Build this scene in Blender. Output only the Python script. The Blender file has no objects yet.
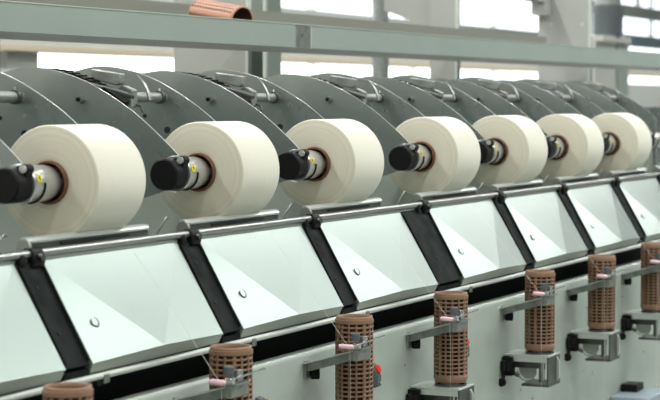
import bpy, bmesh, math, random
from mathutils import Vector, Matrix
random.seed(4)
PI = math.pi
sc = bpy.context.scene
COL = sc.collection

# ------------------------------------------------------------------ materials
def mat(name, col, rough=.5, metal=0., noise=0., nscale=8., rvar=0., bump=0., bscale=60., spec=.5, coat=0., col2=None, emis=None, estr=0., stretch=(1,1,1)):
    m = bpy.data.materials.new(name); m.use_nodes = True
    nt = m.node_tree; b = nt.nodes['Principled BSDF']
    def lin(c): return tuple(((x/12.92) if x <= .04045 else ((x+.055)/1.055)**2.4) for x in c)
    c = lin(col)
    b.inputs['Base Color'].default_value = (*c, 1)
    b.inputs['Roughness'].default_value = rough
    b.inputs['Metallic'].default_value = metal
    b.inputs['Specular IOR Level'].default_value = spec
    b.inputs['Coat Weight'].default_value = coat
    b.inputs['Coat Roughness'].default_value = .15
    tc = nt.nodes.new('ShaderNodeTexCoord')
    mp = nt.nodes.new('ShaderNodeMapping'); mp.inputs['Scale'].default_value = stretch
    nt.links.new(tc.outputs['Object'], mp.inputs['Vector'])
    if noise or rvar:
        n = nt.nodes.new('ShaderNodeTexNoise'); n.inputs['Scale'].default_value = nscale; n.inputs['Detail'].default_value = 5
        nt.links.new(mp.outputs['Vector'], n.inputs['Vector'])
        if noise:
            mx = nt.nodes.new('ShaderNodeMix'); mx.data_type = 'RGBA'
            c2 = lin(col2) if col2 else tuple(x*(1-noise) for x in c)
            r = nt.nodes.new('ShaderNodeValToRGB'); r.color_ramp.elements[0].position = .38; r.color_ramp.elements[1].position = .66
            nt.links.new(n.outputs['Fac'], r.inputs['Fac'])
            mx.inputs[6].default_value = (*c, 1); mx.inputs[7].default_value = (*c2, 1)
            nt.links.new(r.outputs['Color'], mx.inputs[0]); nt.links.new(mx.outputs[2], b.inputs['Base Color'])
        if rvar:
            mr = nt.nodes.new('ShaderNodeMapRange'); mr.inputs['From Min'].default_value = .3; mr.inputs['From Max'].default_value = .7
            mr.inputs['To Min'].default_value = max(.02, rough-rvar); mr.inputs['To Max'].default_value = min(1, rough+rvar)
            nt.links.new(n.outputs['Fac'], mr.inputs['Value']); nt.links.new(mr.outputs['Result'], b.inputs['Roughness'])
    if bump:
        n2 = nt.nodes.new('ShaderNodeTexNoise'); n2.inputs['Scale'].default_value = bscale; n2.inputs['Detail'].default_value = 3
        nt.links.new(mp.outputs['Vector'], n2.inputs['Vector'])
        bp = nt.nodes.new('ShaderNodeBump'); bp.inputs['Strength'].default_value = bump; bp.inputs['Distance'].default_value = .002
        nt.links.new(n2.outputs['Fac'], bp.inputs['Height']); nt.links.new(bp.outputs['Normal'], b.inputs['Normal'])
    if emis:
        b.inputs['Emission Color'].default_value = (*lin(emis), 1); b.inputs['Emission Strength'].default_value = estr
    return m

def yarn_mat(name, side):
    """cream wound yarn: concentric layers on the end faces, crossing wraps on the side (x is the package axis)"""
    m = mat(name, (.93, .915, .83), .85, spec=.2); nt = m.node_tree; b = nt.nodes['Principled BSDF']
    b.inputs['Sheen Weight'].default_value = .15
    tc = nt.nodes.new('ShaderNodeTexCoord'); sp = nt.nodes.new('ShaderNodeSeparateXYZ'); nt.links.new(tc.outputs['Object'], sp.inputs[0])
    cb = nt.nodes.new('ShaderNodeCombineXYZ'); nt.links.new(sp.outputs['Y'], cb.inputs['X']); nt.links.new(sp.outputs['Z'], cb.inputs['Y'])
    ln = nt.nodes.new('ShaderNodeVectorMath'); ln.operation = 'LENGTH'; nt.links.new(cb.outputs[0], ln.inputs[0])
    n = nt.nodes.new('ShaderNodeTexNoise'); n.noise_dimensions = '1D'; n.inputs['Detail'].default_value = 4
    if not side:
        n.inputs['Scale'].default_value = 170
        nt.links.new(ln.outputs['Value'], n.inputs['W'])
    else:
        at = nt.nodes.new('ShaderNodeMath'); at.operation = 'ARCTAN2'; nt.links.new(sp.outputs['Y'], at.inputs[0]); nt.links.new(sp.outputs['Z'], at.inputs[1])
        ml = nt.nodes.new('ShaderNodeMath'); ml.operation = 'MULTIPLY_ADD'; ml.inputs[1].default_value = .012
        nt.links.new(at.outputs[0], ml.inputs[0]); nt.links.new(sp.outputs['X'], ml.inputs[2])
        n.inputs['Scale'].default_value = 260
        nt.links.new(ml.outputs[0], n.inputs['W'])
    r = nt.nodes.new('ShaderNodeValToRGB')
    r.color_ramp.elements[0].position = .3; r.color_ramp.elements[1].position = .65
    a, c = ((.66,.63,.50), (.71,.68,.55)) if not side else ((.80,.785,.66), (.83,.815,.70))  # shade of the end faces is put into their darker cream
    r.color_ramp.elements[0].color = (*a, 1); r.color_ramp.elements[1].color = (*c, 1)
    nt.links.new(n.outputs['Fac'], r.inputs['Fac']); nt.links.new(r.outputs['Color'], b.inputs['Base Color'])
    bp = nt.nodes.new('ShaderNodeBump'); bp.inputs['Strength'].default_value = .25; bp.inputs['Distance'].default_value = .001
    nt.links.new(n.outputs['Fac'], bp.inputs['Height']); nt.links.new(bp.outputs['Normal'], b.inputs['Normal'])
    return m

M = {}
M['yarn'] = yarn_mat('yarn_side', True)
M['yarn_end'] = yarn_mat('yarn_end', False)
M['tube'] = mat('brown_plastic', (.58, .455, .36), .5, noise=.12, nscale=30)
M['tube_light'] = mat('salmon_plastic', (.78, .59, .50), .5)
M['tube_dark'] = mat('core_plastic', (.42, .27, .19), .45)
M['tube_inner_shade'] = mat('tube_inner_shade', (.30, .17, .13), .6)
M['plate'] = mat('galvanised_plate', (.64, .67, .655), .30, .75, noise=.12, nscale=4, rvar=.1)
M['edge'] = mat('bare_cut_edge', (.80, .82, .80), .3, .5)
M['panel'] = mat('pale_green_paint', (.64, .695, .67), .285, .6, spec=.5)
M['lip'] = mat('pale_green_lip', (.66, .69, .65), .5, .1)
M['body'] = mat('machine_paint', (.68, .725, .685), .36, 0, noise=.12, nscale=7, rvar=.08)
M['dirt'] = mat('grease', (.28, .28, .24), .6)
M['black'] = mat('black_plastic', (.06, .065, .065), .5, spec=.2)
M['blackm'] = mat('black_bar', (.13, .15, .145), .65, 0., spec=.06, noise=.4, nscale=20, rvar=.1)
M['void'] = mat('recess_shade', (.10, .13, .12), .8)  # near-black stand-in colour for shade inside gaps, slots and holes
M['chrome'] = mat('bright_steel', (.82, .83, .83), .22, 1.)
M['chuck_steel'] = mat('turned_steel', (.80, .81, .81), .28, .85)
M['steel'] = mat('brushed_steel', (.66, .67, .66), .3, .95)
M['alu'] = mat('cast_aluminium', (.62, .64, .62), .45, .7, noise=.3, nscale=40)
M['dsteel'] = mat('dark_steel', (.40, .41, .40), .4, .8, noise=.3, nscale=30)
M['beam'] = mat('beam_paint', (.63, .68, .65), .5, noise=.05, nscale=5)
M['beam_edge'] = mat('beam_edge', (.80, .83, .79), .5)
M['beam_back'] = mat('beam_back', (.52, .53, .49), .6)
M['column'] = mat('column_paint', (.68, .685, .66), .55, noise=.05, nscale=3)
M['column_dark'] = mat('column_shadow_side', (.52, .56, .53), .55)  # column paint darkened: front-face shade is put into the colour
M['yellow'] = mat('yellow_sticker', (.93, .85, .15), .5)
M['pink'] = mat('ceramic', (.93, .78, .82), .25, coat=.4)
M['red'] = mat('red_button', (.88, .22, .14), .35)
M['grey'] = mat('grey_plastic', (.34, .37, .38), .5)
M['thread'] = mat('thread', (.92, .90, .84), .8)
M['white'] = mat('white_rail', (.80, .82, .79), .35, .1)
M['wall'] = mat('wall_cream', (.90, .90, .86), .8)
M['wall_grey'] = mat('wall_grey_green', (.50, .53, .51), .8)
M['tan'] = mat('tan_rail', (.74, .69, .60), .6)
M['greyrail'] = mat('grey_rail', (.70, .71, .69), .5)
M['floor'] = mat('floor_paint', (.60, .62, .60), .4, noise=.15, nscale=3)
M['ceil'] = mat('ceiling_paint', (.66, .68, .67), .8)
M['pane'] = mat('daylight_pane', (.9, .92, .95), .5, emis=(.95, .965, 1.), estr=2.0)
M['pane_added'] = mat('added_warm_pane', (.9, .9, .9), .5, emis=(1., .96, .90), estr=1.5)
M['bluebox'] = mat('blue_grey_paint', (.60, .66, .70), .4)
M['amber'] = mat('yellow_plastic', (.92, .85, .2), .5)
M['lamp'] = mat('lamp_diffuser', (.95, .95, .95), .5, emis=(1, 1, 1), estr=9)

# ------------------------------------------------------------------ mesh helpers
class MB:
    def __init__(s): s.v = []; s.f = []; s.m = []
    def add(s, vs, fs, mi=0):
        n = len(s.v); s.v += [tuple(v) for v in vs]; s.f += [tuple(i+n for i in f) for f in fs]; s.m += [mi]*len(fs); return s
    def box(s, x0, x1, y0, y1, z0, z1, mi=0):
        vs = [(x, y, z) for x in (x0, x1) for y in (y0, y1) for z in (z0, z1)]
        return s.add(vs, [(0,1,3,2),(4,6,7,5),(0,4,5,1),(2,3,7,6),(0,2,6,4),(1,5,7,3)], mi)
    def cyl(s, p0, p1, r0, r1=None, n=24, mi=0, cap=True):
        r1 = r0 if r1 is None else r1
        p0 = Vector(p0); p1 = Vector(p1); d = (p1-p0).normalized()
        a = d.orthogonal().normalized(); b = d.cross(a)
        vs = [p+(a*math.cos(t)+b*math.sin(t))*r for p, r in ((p0, r0), (p1, r1)) for t in [2*PI*i/n for i in range(n)]]
        fs = [(i, (i+1) % n, n+(i+1) % n, n+i) for i in range(n)]
        if cap: fs += [tuple(range(n))[::-1], tuple(range(n, 2*n))]
        return s.add(vs, fs, mi)
    def lathe_x(s, prof, n=48, mis=None, closed=False):
        """prof: (x, r) list revolved about X"""
        vs = [(x, r*math.cos(2*PI*i/n), r*math.sin(2*PI*i/n)) for x, r in prof for i in range(n)]
        k = len(prof); rng = range(k) if closed else range(k-1)
        for j in rng:
            j2 = (j+1) % k
            base = len(s.v) if j == 0 else base
            if j == 0: s.v += vs
            for i in range(n):
                s.f.append((base+j*n+i, base+j2*n+i, base+j2*n+(i+1) % n, base+j*n+(i+1) % n)); s.m.append(mis[j] if mis else 0)
        return s
    def prism(s, pts, x0, x1, mi=0, emi=None):
        """polygon in (y,z) extruded along x"""
        n = len(pts); vs = [(x, y, z) for x in (x0, x1) for y, z in pts]
        s.add(vs, [tuple(range(n)), tuple(range(n, 2*n))[::-1]], mi)
        return s.add(vs, [(i, n+i, n+(i+1) % n, (i+1) % n) for i in range(n)], mi if emi is None else emi)
    def tube(s, pts, r, n=10, mi=0):
        P = [Vector(p) for p in pts]; rings = []
        up = None
        for i, p in enumerate(P):
            d = (P[min(i+1, len(P)-1)]-P[max(i-1, 0)]).normalized()
            a = d.orthogonal() if up is None else (up-d*up.dot(d))
            a.normalize(); up = a; b = d.cross(a)
            rings.append([p+(a*math.cos(2*PI*j/n)+b*math.sin(2*PI*j/n))*r for j in range(n)])
        vs = [v for R in rings for v in R]; k = len(P)
        fs = [(i*n+j, i*n+(j+1) % n, (i+1)*n+(j+1) % n, (i+1)*n+j) for i in range(k-1) for j in range(n)]
        fs += [tuple(range(n))[::-1], tuple(range((k-1)*n, k*n))]
        return s.add(vs, fs, mi)
    def build(s, name, mats, parent=None, smooth=35, bevel=0, loc=(0, 0, 0), rot=None):
        me = bpy.data.meshes.new(name); me.from_pydata(s.v, [], s.f)
        for m in (mats if isinstance(mats, (list, tuple)) else [mats]): me.materials.append(M[m])
        for p, i in zip(me.polygons, s.m): p.material_index = i
        bm = bmesh.new(); bm.from_mesh(me); bmesh.ops.remove_doubles(bm, verts=bm.verts, dist=1e-6); bmesh.ops.recalc_face_normals(bm, faces=bm.faces)
        if smooth:
            for f in bm.faces: f.smooth = True
            for e in bm.edges:
                if len(e.link_faces) == 2 and e.calc_face_angle(0) > math.radians(smooth): e.smooth = False
        bm.to_mesh(me); bm.free()
        o = bpy.data.objects.new(name, me); COL.objects.link(o)
        o.location = loc
        if rot: o.rotation_euler = rot
        if bevel:
            b = o.modifiers.new('bevel', 'BEVEL'); b.width = bevel; b.segments = 2; b.limit_method = 'ANGLE'; b.angle_limit = math.radians(40); b.harden_normals = False
        if parent: o.parent = parent
        return o

def tag(o, label=None, cat=None, group=None, kind=None):
    if label: o['label'] = label
    if cat: o['category'] = cat
    if group: o['group'] = group
    if kind: o['kind'] = kind
    return o
def thing(name, label, cat, loc=(0, 0, 0), group=None):
    o = bpy.data.objects.new(name, None); COL.objects.link(o); o.location = loc; o.empty_display_size = .05
    return tag(o, label, cat, group)
def kids(o): return [c for c in bpy.data.objects if c.parent == o]
def copy_tree(o, parent=None):
    ch = kids(o); c = o.copy(); COL.objects.link(c)
    if parent: c.parent = parent
    for k in ch: copy_tree(k, c)
    return c
def repeat(root, items, group):
    """items: (location, label); the first moves root itself, the others copy it with its parts"""
    out = []
    for i, (loc, label) in enumerate(items):
        o = root if i == 0 else copy_tree(root)
        o.location = loc; o['label'] = label; o['group'] = group; out.append(o)
    return out

GAP = .0825
def X(k): return .5*(k-1) + (GAP if k >= 4 else 0)
ORD = {0: 'cut off at the left edge', 1: 'nearest', 2: 'second', 3: 'third', 4: 'fourth', 5: 'fifth', 6: 'sixth', 7: 'seventh', 8: 'eighth', 9: 'ninth'}

# ------------------------------------------------------------------ setting
Z0 = -1.25
CX, CY = 4.5, 2.0
tag(MB().box(-5, 48, -6, 10, Z0-.1, Z0).build('floor', 'floor'), kind='structure')
tag(MB().box(-5, 48, -6, 10, 3.2, 3.3).build('ceiling', 'ceil'), kind='structure')
# back wall with openings: full wall pieces around a band of windows
wb = MB()
WY = 10
wb.box(-5, 48, WY, WY+.2, Z0, .2).box(-5, 48, WY, WY+.2, 2.9, 3.2)
wx = [-5, -3.4] 
x = -3.4
edges = []
while x < 47:
    edges.append((x, min(x+3.62, 47.5))); x += 3.7
px = -5
for a, b in edges:
    wb.box(px, a, WY, WY+.2, .2, 2.9); px = b
wb.box(px, 48, WY, WY+.2, .2, 2.9)
tag(wb.build('wall_back', 'wall'), kind='structure')
for i, (a, b) in enumerate(edges):
    w = tag(MB().box(a, b, WY+.1, WY+.12, .2, 2.9).build('window_%d' % (i+1), 'pane'), kind='structure')
    f = MB()
    f.box(a, a+.05, WY+.02, WY+.09, .2, 2.9)
    f.build('window_frame', 'wall', w)
tag(MB().box(48, 48.2, -6, 10, Z0, 3.2).build('wall_right', 'wall_grey'), kind='structure')
tag(MB().box(-5, 48, -6.2, -6, Z0, 3.2).build('wall_front', 'wall_grey'), kind='structure')

lw = MB().box(-5.2, -5, -6, 10, Z0, -.2).box(-5.2, -5, -6, 10, 2.6, 3.2)
yy = -6
for a, b in ((-5.2, -2.4), (.4, 3.2), (3.7, 6.5)):
    lw.box(-5.2, -5, yy, a, -.2, 2.6); yy = b
lw.box(-5.2, -5, yy, 10, -.2, 2.6)
tag(lw.build('wall_left', 'wall_grey'), kind='structure')
for i, (a, b) in enumerate(((-5.2, -2.4), (.4, 3.2), (3.7, 6.5))):  # added glowing panes, out of view, that brighten the grey plates
    w = tag(MB().box(-5.15, -5.12, a, b, -.2, 2.6).build('window_%d' % (i+31), 'pane_added'), kind='structure')
    MB().box(-5.1, -5.02, (a+b)/2-.04, (a+b)/2+.04, -.2, 2.6).build('window_frame', 'greyrail', w)

# ------------------------------------------------------------------ machine body
XA, XB = -1.35, 6.2
mb = thing('twisting_machine_body', 'long pale green sheet metal machine body running below the row of cream yarn packages', 'machine', (0, 0, Z0))
def mpart(b, name, m, **k):
    o = b.build(name, m, mb, **k); o.location = (0, 0, -Z0); return o
# front housing with a rounded ledge along its top edge
prof = [(-.150, Z0+.08), (-.150, -.347), (-.1485, -.341), (-.145, -.3375), (-.129, -.336), (-.127, -.339), (-.127, Z0+.08)]
mpart(MB().prism(prof, XA, XB), 'front_housing', 'body')
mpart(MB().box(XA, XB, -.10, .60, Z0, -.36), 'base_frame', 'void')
mpart(MB().box(XA, XB, -.045, -.039, -.36, -.130), 'recess_shade', 'void')  # dark sheet behind the gap: interior shade put into its colour
mpart(MB().box(XA, XB, -.05, .62, -.150, -.140), 'table_plate', 'plate')
mpart(MB().box(XA, XB, .50, .51, -.138, .10), 'rear_cover', 'plate')
mpart(MB().tube([(XA, -.150, -.2885), (XB, -.150, -.2885)], .0052, 12), 'lower_rail', 'white')
mpart(MB().tube([(XA, -.062, -.1015), (XB, -.062, -.1015)], .0068, 16), 'guide_rod', 'steel')
mpart(MB().box(XA, XB, -.062, -.056, -.1125, -.1085), 'panel_hinge_strip', 'edge')
mpart(MB().tube([(XA, .02, -.12), (XB, .02, -.12)], .012, 16), 'drive_shaft', 'dsteel')
# seams of the housing
for xs in (1.04+.31, 3.2):
    pass

# ------------------------------------------------------------------ yarn packages
R, r0, L = .0915, .0350, .151
t = thing('yarn_package', 'x', 'yarn package')
MB().lathe_x([(0.001, r0-.001), (0, r0+.004), (0, R-.004), (.0012, R-.0012), (.004, R), (L-.004, R), (L-.0012, R-.0012), (L, R-.004), (L, r0+.004), (L-.001, r0-.001)], 96,
             [1, 1, 1, 0, 0, 0, 1, 1, 1]).build('wound_yarn', ['yarn', 'yarn_end'], t)
MB().lathe_x([(-.005, r0), (-.007, r0-.0012), (-.007, r0-.0032), (-.005, r0-.0045), (L+.006, r0-.0045), (L+.006, r0), (-.005, r0)], 56).build('brown_core_tube', 'tube_dark', t)
lab = {1: 'cream yarn package nearest the camera, largest in the row, above the near pale panel',
       2: 'second cream yarn package from the left, directly under the empty tube lying on the beam',
       3: 'third cream yarn package from the left, between the second and fourth packages',
       4: 'fourth cream yarn package from the left, just past the wide black support bar joint',
       5: 'fifth cream yarn package from the left, partly hidden by the fourth',
       6: 'sixth cream yarn package from the left, second from the far end',
       7: 'seventh cream yarn package, smallest and farthest at the right end of the row'}
repeat(t, [((X(k), 0, 0), lab[k]) for k in range(1, 8)], 'cream yarn packages along the machine')

# ------------------------------------------------------------------ cradle arms (swinging plate + hub)
ARC = [(.014, .034), (.040, .058), (.077, .089), (.107, .1115), (.148, .137), (.19, .159), (.230, .1745), (.27, .185), (.303, .190), (.333, .191), (.365, .186), (.395, .177)]
def smooth_arc(P, n=6):
    out = []
    for i in range(len(P)-1):
        p0 = P[max(i-1, 0)]; p1 = P[i]; p2 = P[i+1]; p3 = P[min(i+2, len(P)-1)]
        for j in range(n):
            t = j/n
            out.append(tuple(.5*((2*p1[a])+(-p0[a]+p2[a])*t+(2*p0[a]-5*p1[a]+4*p2[a]-p3[a])*t*t+(-p0[a]+3*p1[a]-3*p2[a]+p3[a])*t**3) for a in (0, 1)))
    out.append(P[-1]); return out
hub_end = [(.030*math.cos(a), .030*math.sin(a)) for a in [math.radians(d) for d in range(75, 271, 15)]][::-1]
armprof = [(a-.018, b) for a, b in smooth_arc(ARC)] + [(.43, .163), (.465, .135), (.48, .09), (.47, .04), (.40, .0), (.27, -.04), (.14, -.053), (.06, -.043), (.02, -.03)] + hub_end
t = thing('package_cradle_arm', 'x', 'cradle arm')
MB().prism(armprof, -.086, -.082, 0, 1).build('arm_plate', ['plate', 'edge'], t, smooth=30)
# end knob
MB().lathe_x([(-.131, 0), (-.131, .0255), (-.1285, .0280), (-.115, .0285), (-.108, .0285), (-.108, 0)], 36).build('black_end_knob', 'black', t)
# clamp lobe with its bolt
pts = [(.0265*math.cos(a), .0265*math.sin(a)) for a in [math.radians(d) for d in range(150, 391, 12)]]
pts = [(.0280*math.cos(a), .0280*math.sin(a)) for a in [math.radians(d) for d in range(160, 415, 12)]]
pts += [(.0085*math.cos(a)-.0225, .0085*math.sin(a)+.0245) for a in [math.radians(d) for d in range(50, 241, 20)]]
MB().prism(pts, -.108, -.090).build('clamp', 'black', t, bevel=.0015)
b = MB().cyl((-.112, -.0225, .0250), (-.108, -.0225, .0250), .0062, n=16).cyl((-.1125, -.0225, .0250), (-.112, -.0225, .0250), .0036, n=6)
b.build('clamp_bolt', 'edge', t)
ck = MB().lathe_x([(-.090, 0), (-.090, .031), (-.088, .0325), (-.086, .0325), (-.085, .0285), (-.060, .0285), (-.058, .0290), (-.020, .0290), (-.017, .0280), (-.013, .0280), (-.009, .0260), (-.006, .0245), (L-.02, .0245), (L-.02, 0)], 48,
                  [0]*13).build('chuck', 'chuck_steel', t)
# bent black wire catch round the chuck
MB().tube([(-.058, .0300*math.cos(a), .0300*math.sin(a)) for a in [math.radians(d) for d in range(175, 300, 8)]], .0016, 8).build('catch', 'black', t)
# curved yellow sticker with a black mark
def patch(a0, a1, x0, x1, rr, n=8):
    b = MB(); vs = []
    for i in range(n+1):
        a = math.radians(a0+(a1-a0)*i/n)
        for xx in (x0, x1):
            for q in (rr, rr+.0004): vs.append((xx, q*math.cos(a), q*math.sin(a)))
    fs = []
    for i in range(n):
        k = i*4; fs += [(k, k+4, k+6, k+2), (k+1, k+3, k+7, k+5), (k, k+1, k+5, k+4), (k+2, k+6, k+7, k+3)]
    fs += [(0, 2, 3, 1), (4*n, 4*n+1, 4*n+3, 4*n+2)]
    return b.add(vs, fs)
st = patch(148, 172, -.077, -.065, .0291).build('yellow_warning_sticker', 'yellow', ck)
mk = patch(156, 164, -.0725, -.0695, .0296)
mk.add(*(lambda p: (p.v, p.f))(patch(152, 168, -.0716, -.0704, .0296)))
mk.build('printed_mark', 'black', ck)
# socket bolt fixed in the plate
b = MB().cyl((-.098, .194, .132), (-.086, .194, .132), .0075, n=18).cyl((-.100, .194, .132), (-.098, .194, .132), .0045, n=6, mi=1)
b.build('plate_bolt', ['steel', 'black'], t)
al = {1: 'grey curved cradle arm with black knob holding the nearest cream package',
      2: 'grey curved cradle arm with black knob holding the second cream package',
      3: 'grey curved cradle arm with black knob holding the third cream package',
      4: 'grey curved cradle arm with black knob holding the fourth cream package',
      5: 'grey curved cradle arm with dark knob holding the fifth cream package',
      6: 'grey curved cradle arm with dark knob holding the sixth cream package',
      7: 'grey curved cradle arm with dark knob holding the farthest cream package',
      8: 'grey cradle arm without a package at the right edge of the photo'}
arms = repeat(t, [((X(k), 0, 0), al[k]) for k in range(1, 9)], 'curved cradle arms')

# ------------------------------------------------------------------ fixed side plates with pivot rod
side = [(a, b+.006) for a, b in smooth_arc(ARC) if a > .045] + [(.43, .163), (.465, .135), (.48, .09), (.48, -.135), (.05, -.135)]
t = thing('side_plate', 'x', 'side plate')
MB().prism(side, .198, .202, 0, 1).build('plate', ['plate', 'edge'], t, smooth=30)
MB().box(.1915, .1945, .055, .47, -.132, -.015).build('lower_cover', 'lip', t)
MB().tube([(.05, .183, .136), (.197, .183, .136)], .0098, 20).build('pivot_rod', 'alu', t)
MB().lathe_x([(.176, .0099), (.176, .0125), (.186, .0125), (.186, .0099)], 24).build('rod_collar', 'dsteel', t, loc=(0, .183, .136))
MB().cyl((.183, .183, .1485), (.183, .183, .1535), .003, n=10).build('collar_screw', 'chrome', t)
for (yy, zz) in ((.1515, .1205), (.1725, .1045)):
    MB().cyl((.1945, yy, zz), (.198, yy, zz), .0032, n=12).build('screw', 'chrome', t)
MB().cyl((.1962, .175, .073), (.198, .175, .073), .0065, n=16).build('hole_shade_disc', 'void', t)  # flat dark disc: the open hole's shade put into its colour
MB().cyl((.1962, .225, .10), (.198, .225, .10), .004, n=16).build('hole_shade_disc', 'void', t)
sl = {0: 'dark galvanised side plate cut off at the left edge of the photo', 1: 'dark galvanised side plate rising directly behind the nearest package',
      2: 'dark galvanised side plate rising directly behind the second package', 3: 'dark galvanised side plate rising directly behind the third package',
      4: 'dark galvanised side plate rising directly behind the fourth package', 5: 'dark galvanised side plate rising directly behind the fifth package',
      6: 'dark galvanised side plate rising directly behind the sixth package', 7: 'dark galvanised side plate rising directly behind the seventh package',
      8: 'dark galvanised side plate at the far right edge, past the last package'}
repeat(t, [((X(k), 0, 0), sl[k]) for k in range(1, 9)], 'fixed curved side plates')

# ------------------------------------------------------------------ drive belts and cover boxes between the plates
t = thing('belt_drive', 'x', 'belt drive')
def offs(P, d):
    out = []
    for i, p in enumerate(P):
        a = P[max(i-1, 0)]; b = P[min(i+1, len(P)-1)]; v = Vector((b[0]-a[0], b[1]-a[1])).normalized()
        out.append((p[0]-v.y*d, p[1]+v.x*d))
    return out
c1 = smooth_arc([(.16, .128), (.20, .153), (.24, .171), (.285, .184), (.335, .189), (.38, .186), (.43, .170), (.465, .14)])
c2 = offs(c1, -.010)
MB().prism(c1+c2[::-1], .005, .03).build('belt', 'black', t)
teeth = MB()
for i in range(8, len(c1)-8, 2):
    y, z = c1[i]; teeth.box(.005, .03, y-.0018, y+.0018, z-.001, z+.002)
teeth.build('belt_teeth', 'black', t)
MB().prism([(.182, .180), (.245, .189), (.245, .170), (.190, .158), (.182, .162)], .030, .050).build('cover_box', 'alu', t, bevel=.002)
c3 = smooth_arc([(.128, .130), (.133, .148), (.142, .163), (.155, .176)])
MB().prism(c3+offs(c3, .003)[::-1], .040, .048).build('curved_bracket', 'steel', t)
MB().tube([(-.02, .235, .162), (.03, .19, .147), (.052, .165, .137)], .006, 14).build('diagonal_link', 'dsteel', t)
MB().prism([(.165, .118), (.20, .118), (.205, .15), (.185, .158), (.165, .15)], .045, .066).build('pivot_block', 'alu', t, bevel=.002)
MB().tube([(.06, .150, .108), (.062, .155, .118), (.062, .165, .122), (.06, .17, .118)], .0025, 8).build('spring_hook', 'dsteel', t)
bl = {k: 'black toothed belt and grey cover box behind the top of the %s cradle arm' % ORD[k] for k in range(1, 9)}
repeat(t, [((X(k), 0, 0), bl[k]) for k in range(1, 9)], 'belt drives between the arms')

# ------------------------------------------------------------------ guide strips under the packages
t = thing('traverse_guide_strip', 'x', 'guide strip')
strip = [(-.040+.0, -.0775), (-.046, -.0775), (-.0505, -.0795), (-.053, -.0835), (-.052, -.0865), (-.048, -.0875), (-.040, -.0875)]
MB().prism(strip, -.145, .226).build('bright_guide_edge', 'edge', t)
MB().box(-.145, .226, -.050, -.044, -.099, -.0875).build('backing_plate', 'dsteel', t)
MB().box(-.048, .160, -.0525, -.050, -.0935, -.0895).build('dark_slot', 'void', t)
MB().cyl((-.157, -.052, -.0925), (-.150, -.052, -.0925), .0125, n=28).build('round_end', 'alu', t)
MB().tube([(-.19, -.02, -.100), (-.185, -.03, -.080), (-.178, -.032, -.072), (-.168, -.03, -.074)], .0018, 8).build('wire_yarn_guide', 'alu', t)
gl = {k: 'bright steel guide strip and slot under the %s cream package' % ORD[k] for k in range(1, 8)}
gl[8] = 'bright steel guide strip at the far right edge with no package above'
repeat(t, [((X(k), 0, 0), gl[k]) for k in range(1, 9)], 'guide strips under the packages')

# ------------------------------------------------------------------ black support bars between panels
DY, DZ = -.088, -.155   # slope of the panels, top edge to bottom edge
def bar(width0, width1, name='x'):
    t = thing('support_bar', name, 'support bar')
    def q(x, s, o): return (x, -.062+DY*s - o*.88, -.112+DZ*s + o*.475)
    vs = []
    for s in (0, 1.0):
        for o in (-.012, .001):
            for xx in (width0, width1): vs.append(q(xx, s, o))
    MB().add(vs, [(0,1,3,2), (4,6,7,5), (0,4,5,1), (2,3,7,6), (0,2,6,4), (1,5,7,3)]).build('bar', 'blackm', t, bevel=.001)
    for xx in (width0, width1-.004):     # raised side flanges
        vs = [q(a, s, o) for s in (.05, .97) for o in (.001, .0055) for a in (xx, xx+.004)]
        MB().add(vs, [(0,1,3,2), (4,6,7,5), (0,4,5,1), (2,3,7,6), (0,2,6,4), (1,5,7,3)]).build('flange', 'blackm', t)
    MB().prism([(-.054, -.092), (-.068, -.092), (-.0725, -.100), (-.075, -.114), (-.072, -.122), (-.054, -.118)], -.160, -.128).build('head_block', 'black', t, bevel=.003)
    MB().prism([(-.054, -.097), (-.068, -.098), (-.0715, -.110), (-.069, -.120), (-.054, -.118)], -.192, -.176).build('head_lug', 'black', t, bevel=.003)
    MB().cyl((-.143, -.080, -.106), (-.143, -.074, -.106), .0062, n=16).build('head_bolt', 'dsteel', t)
    # bent foot plate tapering under the panels
    c = (width0+width1)/2
    vs = [(width0, -.150, -.273), (width1, -.150, -.273), (c+.045, -.146, -.302), (c-.030, -.146, -.302),
          (width0, -.138, -.273), (width1, -.138, -.273), (c+.045, -.134, -.302), (c-.030, -.134, -.302)]
    MB().add(vs, [(0,1,2,3), (4,7,6,5), (0,4,5,1), (1,5,6,2), (2,6,7,3), (3,7,4,0)]).build('foot', 'blackm', t)
    for s in (.25, .68): 
        p = q(c-.008, s, .001); p2 = q(c-.008, s, .0025)
        MB().cyl(p, p2, .0028, n=10).build('screw', 'void', t)
    return t
bt = {1: 'black support bar left of the nearest full pale panel', 2: 'black support bar between the first and second full pale panels',
      3: 'black support bar between the second and third full pale panels', 5: 'black support bar between the fourth and fifth pale panels',
      6: 'black support bar between the fifth and sixth pale panels', 7: 'black support bar between the sixth and seventh pale panels',
      8: 'black support bar at the right edge, right of the seventh panel'}
repeat(bar(-.196, -.128), [((X(k), 0, 0), bt[k]) for k in (1, 2, 3, 5, 6, 7, 8)], 'narrow black support bars')
w = bar(-.196-GAP, -.128); w.location = (X(4), 0, 0)
w['label'] = 'extra wide black support bar joining two machine sections, under the fourth package'

# ------------------------------------------------------------------ creased pale panels
t = thing('creased_cover_panel', 'x', 'cover panel')
TL, TR = (-.121, -.064, -.1125), (.297, -.064, -.1125)
BL, BR, P = (-.121, -.1520, -.2660), (.297, -.1545, -.2650), (.078, -.1650, -.2590)
th = Vector((0, .003, -.0015))
vs = [Vector(v) for v in (TL, TR, BR, P, BL)]
MB().add(vs+[v+th for v in vs], [(0, 3, 1), (0, 4, 3), (1, 3, 2), (5, 6, 8), (5, 8, 9), (6, 7, 8), (0, 1, 6, 5), (1, 2, 7, 6), (2, 3, 8, 7), (3, 4, 9, 8), (4, 0, 5, 9)]).build('creased_face', 'panel', t, smooth=5)
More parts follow.
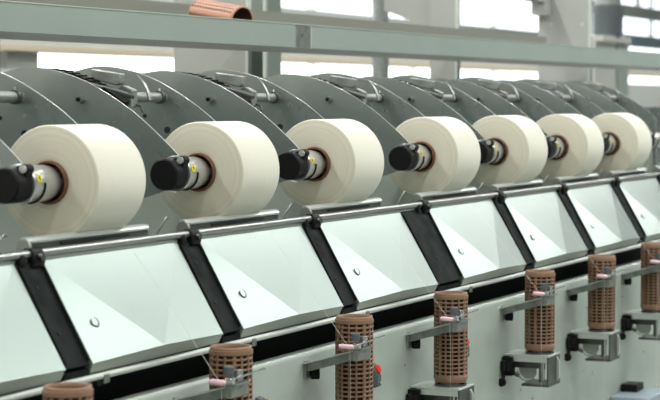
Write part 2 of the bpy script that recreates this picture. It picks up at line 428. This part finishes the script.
# lip folded under the lower edge, side returns
vs = [Vector(v) for v in (BL, P, BR, (.297, -.146, -.282), (-.121, -.146, -.282))]
vs = [v+Vector((0, -.0001, -.0001)) for v in vs]
MB().add(vs+[v+Vector((0, .004, 0)) for v in vs], [(0,1,2,3,4), (9,8,7,6,5), (0,5,6,1), (1,6,7,2), (2,7,8,3), (3,8,9,4), (4,9,5,0)]).build('folded_lip', 'lip', t, smooth=5)
for xx in (-.1235, .297):
    MB().add([(xx+a, y, z) for a in (0, .0025) for y, z in ((-.063, -.1105), (-.1545, -.2665), (-.140, -.274), (-.056, -.122))],
             [(0,1,2,3), (7,6,5,4), (0,4,5,1), (1,5,6,2), (2,6,7,3), (3,7,4,0)]).build('side_return', 'panel', t, smooth=5)
# knock-out hole in the left facet; its shade crescent is two discs of colour
n = (Vector(P)-Vector(TL)).cross(Vector(BL)-Vector(TL)).normalized()
if n.y > 0: n = -n
hc = Vector((-.068, 0, -.2105)); d = (Vector(TL)-hc).dot(n)/n.y; hc.y += d
MB().cyl(hc+n*.0002, hc+n*.0012, .0082, n=24).build('panel_hole_shade', 'dsteel', t)
MB().cyl(hc+n*.0005+Vector((-.0042, 0, .001)), hc+n*.0018+Vector((-.0042, 0, .001)), .0066, n=24).build('hole_pale_disc', 'panel', t)
pl = {0: 'pale creased metal cover panel cut off by the left edge of the photo', 1: 'pale creased cover panel under the nearest cream package, largest fully shown',
      2: 'pale creased cover panel under the second cream package', 3: 'pale creased cover panel under the third cream package',
      4: 'pale creased cover panel under the fourth cream package', 5: 'pale creased cover panel under the fifth cream package',
      6: 'pale creased cover panel under the sixth cream package', 7: 'pale creased cover panel under the seventh cream package, right edge',
      8: 'pale creased cover panel past the seventh'}
repeat(t, [((X(k), 0, 0), pl[k]) for k in range(0, 8)], 'pale creased cover panels')

# ------------------------------------------------------------------ perforated tubes
def perforated(name, nc, nr, solid_c, solid_r, r, h, rim, stagger=False, stripe=None):
    """perforated plastic tube along +z, real openings"""
    b = MB(); seg = []   # column angles
    for c in range(nc):
        a = 2*PI*c/nc; w = 2*PI/nc
        s = solid_c*(2.0 if c % 4 == 0 and not stagger else 1)
        s = min(s, .7)
        seg += [(a, True), (a+w*s, False), (a+w*(s+(1-s)/2), False)]
    m = len(seg); zs = [(0, 'r2'), (rim*.5, 'rim')]
    body0, body1 = rim, h-rim; step = (body1-body0)/nr
    Z = [(0., r-.0022, 1), (rim*.42, r-.0022, 1), (rim*.46, r, 1), (rim*.95, r, 1), (rim, r-.0006, 1)]
    for i in range(nr):
        z = body0+i*step
        Z += [(z+step*solid_r, r-.0006, 0), (z+step, r-.0006, 1)]
    Z += [(h-rim*.95, r, 1), (h-rim*.46, r, 1), (h-rim*.42, r-.0022, 1), (h, r-.0022, 1)]
    vs = [(q*math.cos(a), q*math.sin(a), z) for z, q, _ in Z for a, _ in seg]
    fs = []; row = -1
    for j in range(len(Z)-1):
        hole = Z[j][2] == 0
        if hole: row += 1
        for i in range(m):
            c, k = divmod(i, 3)
            sh = (k != 0)
            if hole and sh:
                if stagger:
                    if (c % 7 == 0): pass
                    else: continue
                else: continue
            fs.append((j*m+i, j*m+(i+1) % m, (j+1)*m+(i+1) % m, (j+1)*m+i))
    b.add(vs, fs); o = b.build(name, ['tube'], smooth=40)
    sd = o.modifiers.new('thickness', 'SOLIDIFY'); sd.thickness = .0035; sd.offset = -1
    return o
tb = perforated('perforated_tube', 15, 19, .20, .36, .0362, .187, .013)
tag(tb, 'x', 'tube')
tl = {0: 'upright brown perforated tube whose rim just shows at the bottom left', 1: 'upright brown perforated tube at the bottom, in front of the second black bar',
      2: 'upright brown perforated tube with the red button beside it, nearest one showing orange-red clearly', 3: 'upright brown perforated tube in front of the wide black bar',
      4: 'upright brown perforated tube below the fifth black bar', 5: 'upright brown perforated tube below the sixth black bar, second from the right', 6: 'upright brown perforated tube cut by the right edge of the photo'}
tl[2] = 'upright brown perforated tube below the third black bar, brightest red button beside it'
MB().cyl((0, 0, .004), (0, 0, .176), .027, n=32).build('slot_shade_core', 'tube_inner_shade', tb)  # added dark core: shade behind the slots put into its colour
for i, k in enumerate(range(0, 7)):
    o = tb if i == 0 else copy_tree(tb)
    o.location = (X(k)+.192, -.2245, -.4575); o.rotation_euler = (0, 0, .35*k)
    o['label'] = tl[k]; o['category'] = 'tube'; o['group'] = 'upright brown perforated tubes'
lt = perforated('perforated_tube', 20, 15, .40, .42, .0370, .185, .006, stagger=True)
lt.modifiers['thickness'].thickness = .0015; lt.data.materials[0] = M['tube_light']
MB().lathe_x([(-.002, .0325), (-.002, .0315), (-.184, .0315), (-.184, .0325), (-.002, .0325)], 32).build('hole_shade_liner', 'tube_inner_shade', lt, rot=(0, PI/2, 0))  # added liner in a shade colour so the holes look dark
lt.location = (1.915, .632, .336)
dirv = Vector((.074, .163, .026)).normalized()
lt.rotation_euler = dirv.to_track_quat('Z', 'Y').to_euler()
tag(lt, 'salmon brown perforated tube lying on its side on the overhead grey beam', 'tube')

# ------------------------------------------------------------------ tube holders
t = thing('tube_holder', 'x', 'tube holder')
MB().box(.145, .235, -.262, -.152, -.466, -.4615).build('top_plate', 'edge', t, bevel=.001)
MB().lathe_x([(0, .028), (0, .034), (.004, .034), (.004, .028), (0, .028)], 32).build('seat_ring', 'dsteel', t, loc=(.192, -.2245, -.4615), rot=(0, -PI/2, 0))
MB().box(.146, .150, -.258, -.166, -.4785, -.466).build('upper_side_bar', 'edge', t)
MB().box(.146, .235, -.2615, -.2575, -.530, -.466).build('front_plate', 'dsteel', t, bevel=.001)
MB().box(.150, .154, -.250, -.246, -.522, -.476).build('bright_pin', 'chrome', t)
MB().box(.152, .16, -.243, -.236, -.525, -.470).build('pin', 'dsteel', t)
MB().box(.148, .235, -.262, -.195, -.536, -.530).build('bottom_plate', 'dsteel', t, bevel=.001)
# inner wall; added pale half disc stands in for its half-round opening
MB().box(.178, .181, -.243, -.162, -.497, -.466).build('inner_plate', 'dsteel', t)
MB().prism([(-.2+.022*math.cos(a), -.4975+.026*math.sin(a)) for a in [math.radians(d) for d in range(0, -181, -15)]], .178, .181).build('pale_half_disc', 'lip', t)
MB().tube([(.170, -.2+.023*math.cos(a), -.503+.023*math.sin(a)) for a in [math.radians(d) for d in range(0, -181, -12)]], .0018, 8).build('wire_loop', 'chrome', t)
b = MB().cyl((.134, -.166, -.478), (.134, -.166, -.500), .010, n=16).cyl((.126, -.158, -.476), (.126, -.158, -.503), .007, n=16).cyl((.145, -.162, -.480), (.145, -.150, -.480), .012, n=20).cyl((.147, -.168, -.500), (.147, -.150, -.500), .0105, n=20).box(.135, .158, -.176, -.150, -.512, -.468)
b.build('black_tension_knob', 'black', t, bevel=.001)
MB().tube([(.135, -.158, -.492), (.128, -.157, -.515), (.122, -.157, -.522)], .0045, 10).cyl((.122, -.157, -.526), (.116, -.157, -.526), .010, n=18).build('black_lever', 'black', t)
MB().cyl((.134, -.170, -.487), (.130, -.170, -.487), .004, n=12).build('lever_screw', 'chrome', t)
MB().cyl((.150, -.178, -.508), (.150, -.188, -.512), .005, n=12).build('dark_roller', 'dsteel', t)
for zz, yy in ((-.484, -.2628), (-.515, -.2628)):
    MB().cyl((.222, yy, zz), (.222, -.2615, zz), .004, n=12).build('front_screw', 'chrome', t)
MB().prism([(-.262, -.470), (-.268, -.480), (-.268, -.520), (-.262, -.528)], .205, .214).build('side_catch', 'edge', t)
hl = {2: 'x', 3: 'metal tube holder under the tube standing before the wide black bar', 4: 'metal tube holder with black knob under the fourth tube from the right edge group, centre bottom right',
      5: 'metal tube holder under the second tube from the right', 6: 'metal tube holder cut by the right edge of the photo'}
hl[4] = 'metal tube holder with black knob, lowest one shown whole, under the tube third from right'
repeat(t, [((X(k), 0, -.004), hl[k]) for k in (3, 4, 5, 6)], 'metal tube holders')

# ------------------------------------------------------------------ thread tension brackets
t = thing('thread_guide_bracket', 'x', 'thread guide')
MB().box(.128, .150, -.154, -.150, -.386, -.352).build('mount_plate', 'alu', t, bevel=.001)
MB().cyl((.150, -.155, -.377), (.158, -.168, -.377), .0115, n=18).build('mount_roller', 'blackm', t)
vs = []
for (y, z) in ((-.150, -.366), (-.266, -.333)):
    for dz in (-.008, .008):
        for xx in (.136, .152): vs.append((xx, y, z+dz))
MB().add(vs, [(0,1,3,2), (4,6,7,5), (0,4,5,1), (2,3,7,6), (0,2,6,4), (1,5,7,3)]).build('flat_arm', 'alu', t, bevel=.001)
vs = [(x, y, z+dz) for y, z in ((-.150, -.358), (-.268, -.3245)) for dz in (0, .0025) for x in (.118, .158)]
MB().add(vs, [(0,1,3,2), (4,6,7,5), (0,4,5,1), (2,3,7,6), (0,2,6,4), (1,5,7,3)]).build('arm_top_plate', 'edge', t)
MB().box(.100, .162, -.272, -.262, -.343, -.323).build('front_block', 'alu', t, bevel=.0015)
MB().box(.100, .155, -.280, -.235, -.322, -.319).build('tray_plate', 'steel', t)
MB().box(.120, .140, -.274, -.262, -.319, -.300).build('block', 'steel', t, bevel=.001)
MB().cyl((.112, -.262, -.307), (.112, -.262, -.293), .0085, n=20).build('grey_knob', 'grey', t, bevel=.001)
ey = MB().lathe_x([(-.012, .002), (-.012, .0035), (-.008, .006), (.006, .0065), (.010, .0045), (.010, .002), (-.012, .002)], 20).build('ceramic_eyelet', 'pink', t, loc=(.075, -.262, -.3135), rot=(0, .1, -1.25))
ey.scale = (1.25, .72, .72)
MB().tube([(.078, -.266, -.313), (.13, -.276, -.310), (.200, -.282, -.306)], .0017, 8).build('guide_wire', 'chrome', t)
MB().cyl((.105, -.262, -.315), (.105, -.274, -.315), .006, n=14).build('tension_disc', 'chrome', t)
kl = {0: 'x', 1: 'metal thread guide bracket in front of the leftmost visibly slotted tube', 2: 'metal thread guide bracket in front of the tube with the bright red button',
      3: 'metal thread guide bracket in front of the tube before the wide black bar', 4: 'metal thread guide bracket in front of the tube third from right',
      5: 'metal thread guide bracket in front of the tube second from right', 6: 'metal thread guide bracket cut by the right edge of the photo'}
repeat(t, [((X(k), 0, 0), kl[k]) for k in range(1, 7)], 'thread guide brackets')

# threads
for k in range(1, 7):
    o = MB().tube([(.118, -.070, -.097), (.097, -.190, -.232)], .00015, 6).tube([(.097, -.190, -.232), (.080, -.262, -.3135)], .0003, 6).tube([(.080, -.264, -.3135), (.082, -.266, -.36), (.082, -.266, -.95)], .00025, 6).build('yarn_thread', 'thread')
    o.location = (X(k), 0, 0)
    tag(o, {1: 'white thread running up from the thread guide of the leftmost slotted tube', 2: 'white thread running up from the guide by the bright red button',
            3: 'white thread running up from the guide by the wide black bar', 4: 'white thread running up from the guide on the tube third from right',
            5: 'white thread running up from the guide on the tube second from right', 6: 'white thread running up from the guide at the right edge'}[k], 'thread', 'white threads')

# red stop switches
t = thing('stop_switch', 'x', 'switch')
MB().prism([(-.150, -.390), (-.160, -.392), (-.172, -.416), (-.172, -.436), (-.162, -.440), (-.150, -.425)], .455, .474).build('grey_lever', 'grey', t, bevel=.002)
MB().cyl((.4645, -.160, -.405), (.4645, -.1705, -.4005), .0082, n=20).build('red_button', 'red', t)
MB().cyl((.4645, -.171, -.428), (.4645, -.1745, -.428), .003, n=10).build('screw', 'chrome', t)
wl = {1: 'red button switch peeping out low beside the leftmost slotted tube', 2: 'orange-red button switch right of the second slotted tube, brightest in the photo', 3: 'orange-red button switch right of the tube before the wide black bar',
      4: 'dark switch lever half hidden by the tube third from right'}
repeat(t, [((X(k)-.028, 0, -.002), wl[k]) for k in (1, 2, 3, 4)], 'stop switches')

# small clips on the lower rail
t = thing('rail_clip', 'x', 'clip')
MB().box(-.094, -.078, -.1565, -.143, -.300, -.286).build('clip_block', 'alu', t, bevel=.001)
MB().box(-.112, -.094, -.154, -.145, -.302, -.294).build('clip_tongue', 'blackm', t)
repeat(t, [((X(k), 0, 0), 'tiny metal clip on the white rail right of the %s black bar foot' % n) for k, n in ((1, 'nearest'), (2, 'second'), (3, 'third'), (4, 'extra wide'), (5, 'fifth'), (6, 'sixth'), (7, 'seventh'))], 'rail clips')

# blue grey box low on the housing
t = thing('blue_grey_box', 'blue grey metal box low on the housing at the bottom right corner', 'box', (2.70, -.20, -.73))
MB().box(-.10, .12, -.06, .048, -.06, .045).build('box_body', 'bluebox', t, bevel=.004)
MB().box(.0, .07, .0, .047, .0455, .066).build('black_cap', 'black', t, bevel=.002)
MB().box(.12, .15, -.055, .045, -.06, .03).build('side_fitting', 'dsteel', t, bevel=.002)

# stains and screws on the housing (parts of the body)
rs = random.Random(7)
for k in range(1, 8):
    for j in range(5):
        xx = X(k)+.10+rs.random()*.3; zz = -.40-rs.random()*.32; rr = .0015+rs.random()*.0015
        mpart(MB().cyl((xx, -.1502, zz), (xx, -.1508, zz), rr, n=8), 'grease_spot', 'dirt')
for k in range(1, 8):
    mpart(MB().cyl((X(k)+.36, -.1502, -.60), (X(k)+.36, -.153, -.60), .005, n=12), 'housing_screw', 'chrome')

# ------------------------------------------------------------------ overhead tray beam
t = thing('overhead_tray_beam', 'long grey green overhead tray beam spanning the photo above the packages', 'beam', (0, .6, .27))
def bpart(b, name, m, **k):
    o = b.build(name, m, t, **k); o.location = (0, -.6, -.27); return o
XS = 2.215
bpart(MB().box(-.6, XS-.048, .600, .603, .272, .3325), 'front_flange', 'beam')
bpart(MB().box(XS+.052, 8.5, .600, .603, .272, .3335), 'front_flange', 'beam')
bpart(MB().box(XS-.048, XS+.050, .6015, .604, .272, .3325), 'joint_plate', 'alu')
bpart(MB().box(XS+.048, XS+.052, .5995, .604, .2715, .333), 'joint_edge', 'beam_edge')
bpart(MB().cyl((XS+.0, .601, .307), (XS+.0, .599, .307), .006, n=12), 'joint_screw', 'alu')
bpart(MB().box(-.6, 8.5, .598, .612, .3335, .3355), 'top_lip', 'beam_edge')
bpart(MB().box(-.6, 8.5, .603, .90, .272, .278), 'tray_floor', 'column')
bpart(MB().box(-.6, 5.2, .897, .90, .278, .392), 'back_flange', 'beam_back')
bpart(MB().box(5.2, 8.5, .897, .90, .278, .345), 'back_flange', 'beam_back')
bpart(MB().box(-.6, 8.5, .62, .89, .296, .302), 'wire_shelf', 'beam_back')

# columns behind the tray
def column(x, y0, y1, w, z0, z1, label, loc_extra=None):
    t = thing('steel_column', label, 'column', (x, (y0+y1)/2, z0), 'columns behind the beam')
    cy = (y0+y1)/2
    b = MB().box(0, w, y0-cy+.006, y1-cy, 0, z1-z0); b.build('column_body', 'column', t)
    MB().box(-.004, .018, y0-cy-.002, y0-cy+.006, 0, z1-z0).build('front_lip', 'beam_edge', t)
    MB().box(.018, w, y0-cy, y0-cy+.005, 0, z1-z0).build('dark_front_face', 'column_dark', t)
    return t
c1_ = column(2.574, .95, 1.199, .10, Z0, 3.2, 'wide grey steel column behind the beam where the salmon tube lies')
c2_ = column(4.298, .95, 1.058, .035, Z0, 3.2, 'narrow grey steel column behind the middle of the beam')
MB().prism([(-.052, 1.68), (.23, 1.68), (.20, 1.64), (.215, 1.60), (-.05, 1.54)], .036, .042).build('gusset_plate', 'column', c2_, loc=(0, 0, 0))
MB().prism([(.03, 2.6), (.26, 2.6), (.26, 1.72), (.03, 1.64)], .044, .050).build('upper_gusset', 'column', c2_)
c3_ = column(5.967, .95, 1.195, .035, Z0, 3.2, 'wide grey steel column with two small holes, right of centre behind the beam')
for yy in (-.085, .06): MB().cyl((-.0015, yy, 1.72-.0), (0, yy, 1.72), .006, n=12).build('bolt_hole', 'pane' if False else 'beam_edge', c3_)
column(1.18, .95, 1.199, .10, Z0, .272, 'grey steel post just showing at the left edge under the beam')
MB_post = column(3.79, 1.5, 1.56, .14, Z0, 3.2, 'slim pale post right beside the wide column under the salmon tube')
# pipe
o = MB().tube([(4.86, 1.5, Z0), (4.86, 1.5, 3.2)], .034, 20).build('vertical_pipe', 'alu'); tag(o, 'round grey vertical pipe behind the beam left of the narrow column', 'pipe')
# motor post on the right
t = thing('motor_post', 'pale square post topped by a dark ribbed motor, right of the wide holed column', 'post', (8.25, 1.55, Z0))
MB().box(-.31, .10, -.02, .05, 0, .452-Z0).build('post_body', 'column', t)
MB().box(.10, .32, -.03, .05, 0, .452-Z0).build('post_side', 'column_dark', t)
MB().box(-.28, .28, -.06, .06, .452-Z0, .486-Z0).build('cap_plate', 'column', t, bevel=.004)
b = MB()
for i in range(9): b.cyl((0, 0, .50-Z0+i*.018), (0, 0, .513-Z0+i*.018), .088, n=28)
b.cyl((0, 0, .486-Z0), (0, 0, .665-Z0), .080, n=28); b.build('ribbed_motor', 'grey', t)
MB().cyl((0, 0, .665-Z0), (0, 0, .90-Z0), .074, n=28).build('motor_top', 'alu', t)
# bracket box left of holed column
br = MB().box(-.20, -.002, .06, .125, 1.82, 1.86).box(-.09, -.002, .06, .125, 1.76, 1.82).build('side_bracket', 'greyrail', c3_)
MB().box(-.235, -.20, .07, .12, 1.825, 1.85).build('dark_end', 'dsteel', br)

# ------------------------------------------------------------------ far background
def far(b, name, m, label, cat, group=None):
    return tag(b.build(name, m), label, cat, group)
far(MB().box(-2, 26, 3.0, 3.12, .3625, .44), 'far_rail', 'greyrail', 'blurred grey rail of the next machine, seen below the overhead beam', 'rail')
far(MB().box(-2, 26, 2.98, 3.14, .338, .362), 'far_rail', 'tan', 'blurred tan rail running just below the grey far rail', 'rail')
far(MB().box(-2, 26, 3.0, 3.4, Z0, .262), 'far_machine', 'greyrail', 'blurred pale machine row standing far behind the packages', 'machine')
far(MB().box(4.46, 4.70, 3.05, 3.12, .262, .335), 'far_machine_box', 'greyrail', 'small blurred grey box behind the second cradle arm', 'box')
far(MB().box(-2, 26, 6.5, 6.62, .93, 1.0), 'far_pipe_rail', 'greyrail', 'thin blurred rail crossing the bright windows at the top left', 'rail')
far(MB().box(19.5, 29.9, 5.2, 5.35, 1.16, 1.30).box(22, 22.06, 5.25, 5.31, 1.3, 3.2).box(28, 28.06, 5.25, 5.31, 1.3, 3.2), 'roof_girder', 'greyrail', 'blurred grey girder at the top right corner', 'girder')
far(MB().box(21.5, 29.9, 5.3, 5.4, .80, .95).box(23, 23.04, 5.36, 5.4, .95, 3.2).box(28.5, 28.54, 5.36, 5.4, .95, 3.2), 'duct', 'bluebox', 'blurred blue grey duct below the girder at the right', 'duct')
far(MB().cyl((9.95, 3.2, .262), (9.95, 3.2, .40), .06, n=20), 'yellow_bottle', 'amber', 'small blurred yellow bottle between the holed column and the motor post', 'bottle')

# ------------------------------------------------------------------ lamps of the hall
def lamp(x, y, z, sx, sy, e, name='ceiling_tube_light'):
    l = bpy.data.lights.new(name, 'AREA'); l.shape = 'RECTANGLE'; l.size = sx; l.size_y = sy; l.energy = e; l.color = (1, 1, .985)
    o = bpy.data.objects.new(name, l); COL.objects.link(o); o.location = (x, y, z); return o
for yy, e in ((-1.3, 38), (-3.6, 40), (2.2, 66)):
    for i in range(-1, 8):
        lamp(i*2.2+.4, yy, 3.05, 1.5, .22, e)
for i in range(0, 8): lamp(6+i*4.5, 7.2, 3.05, 2.4, .3, 110)  # added row that brightens the back of the hall
for i in range(0, 4): lamp(3+i*4.5, 4.6, 3.05, 2.4, .3, 60)  # another added row, lifting the background brightness
w = bpy.data.worlds.new('hall'); sc.world = w; w.use_nodes = True
w.node_tree.nodes['Background'].inputs[0].default_value = (.93, .97, 1, 1); w.node_tree.nodes['Background'].inputs[1].default_value = .3

# ------------------------------------------------------------------ camera
cd = bpy.data.cameras.new('camera'); cam = bpy.data.objects.new('camera', cd); COL.objects.link(cam)
cd.sensor_fit = 'HORIZONTAL'; cd.sensor_width = 36; cd.lens = 2000.0/660*36
d_ = Vector((0.90861614, 0.41460645, -0.05018167)); r_ = Vector((0.41512947, -0.90976234, 0)); u_ = r_.cross(d_)
Rm = Matrix((r_, u_, -d_)).transposed()
cam.matrix_world = Matrix.Translation((-2.70464723, -1.72448209, 0.13192261)) @ Rm.to_4x4()
cd.clip_start = .05; cd.clip_end = 200
cd.dof.use_dof = True; cd.dof.focus_distance = 3.9; cd.dof.aperture_fstop = 8
sc.camera = cam
vs_ = sc.view_settings
sc.display_settings.display_device = 'sRGB'
vs_.view_transform = 'Standard'; vs_.look = 'None'; vs_.exposure = 0.0; vs_.gamma = 1; vs_.use_curve_mapping = False
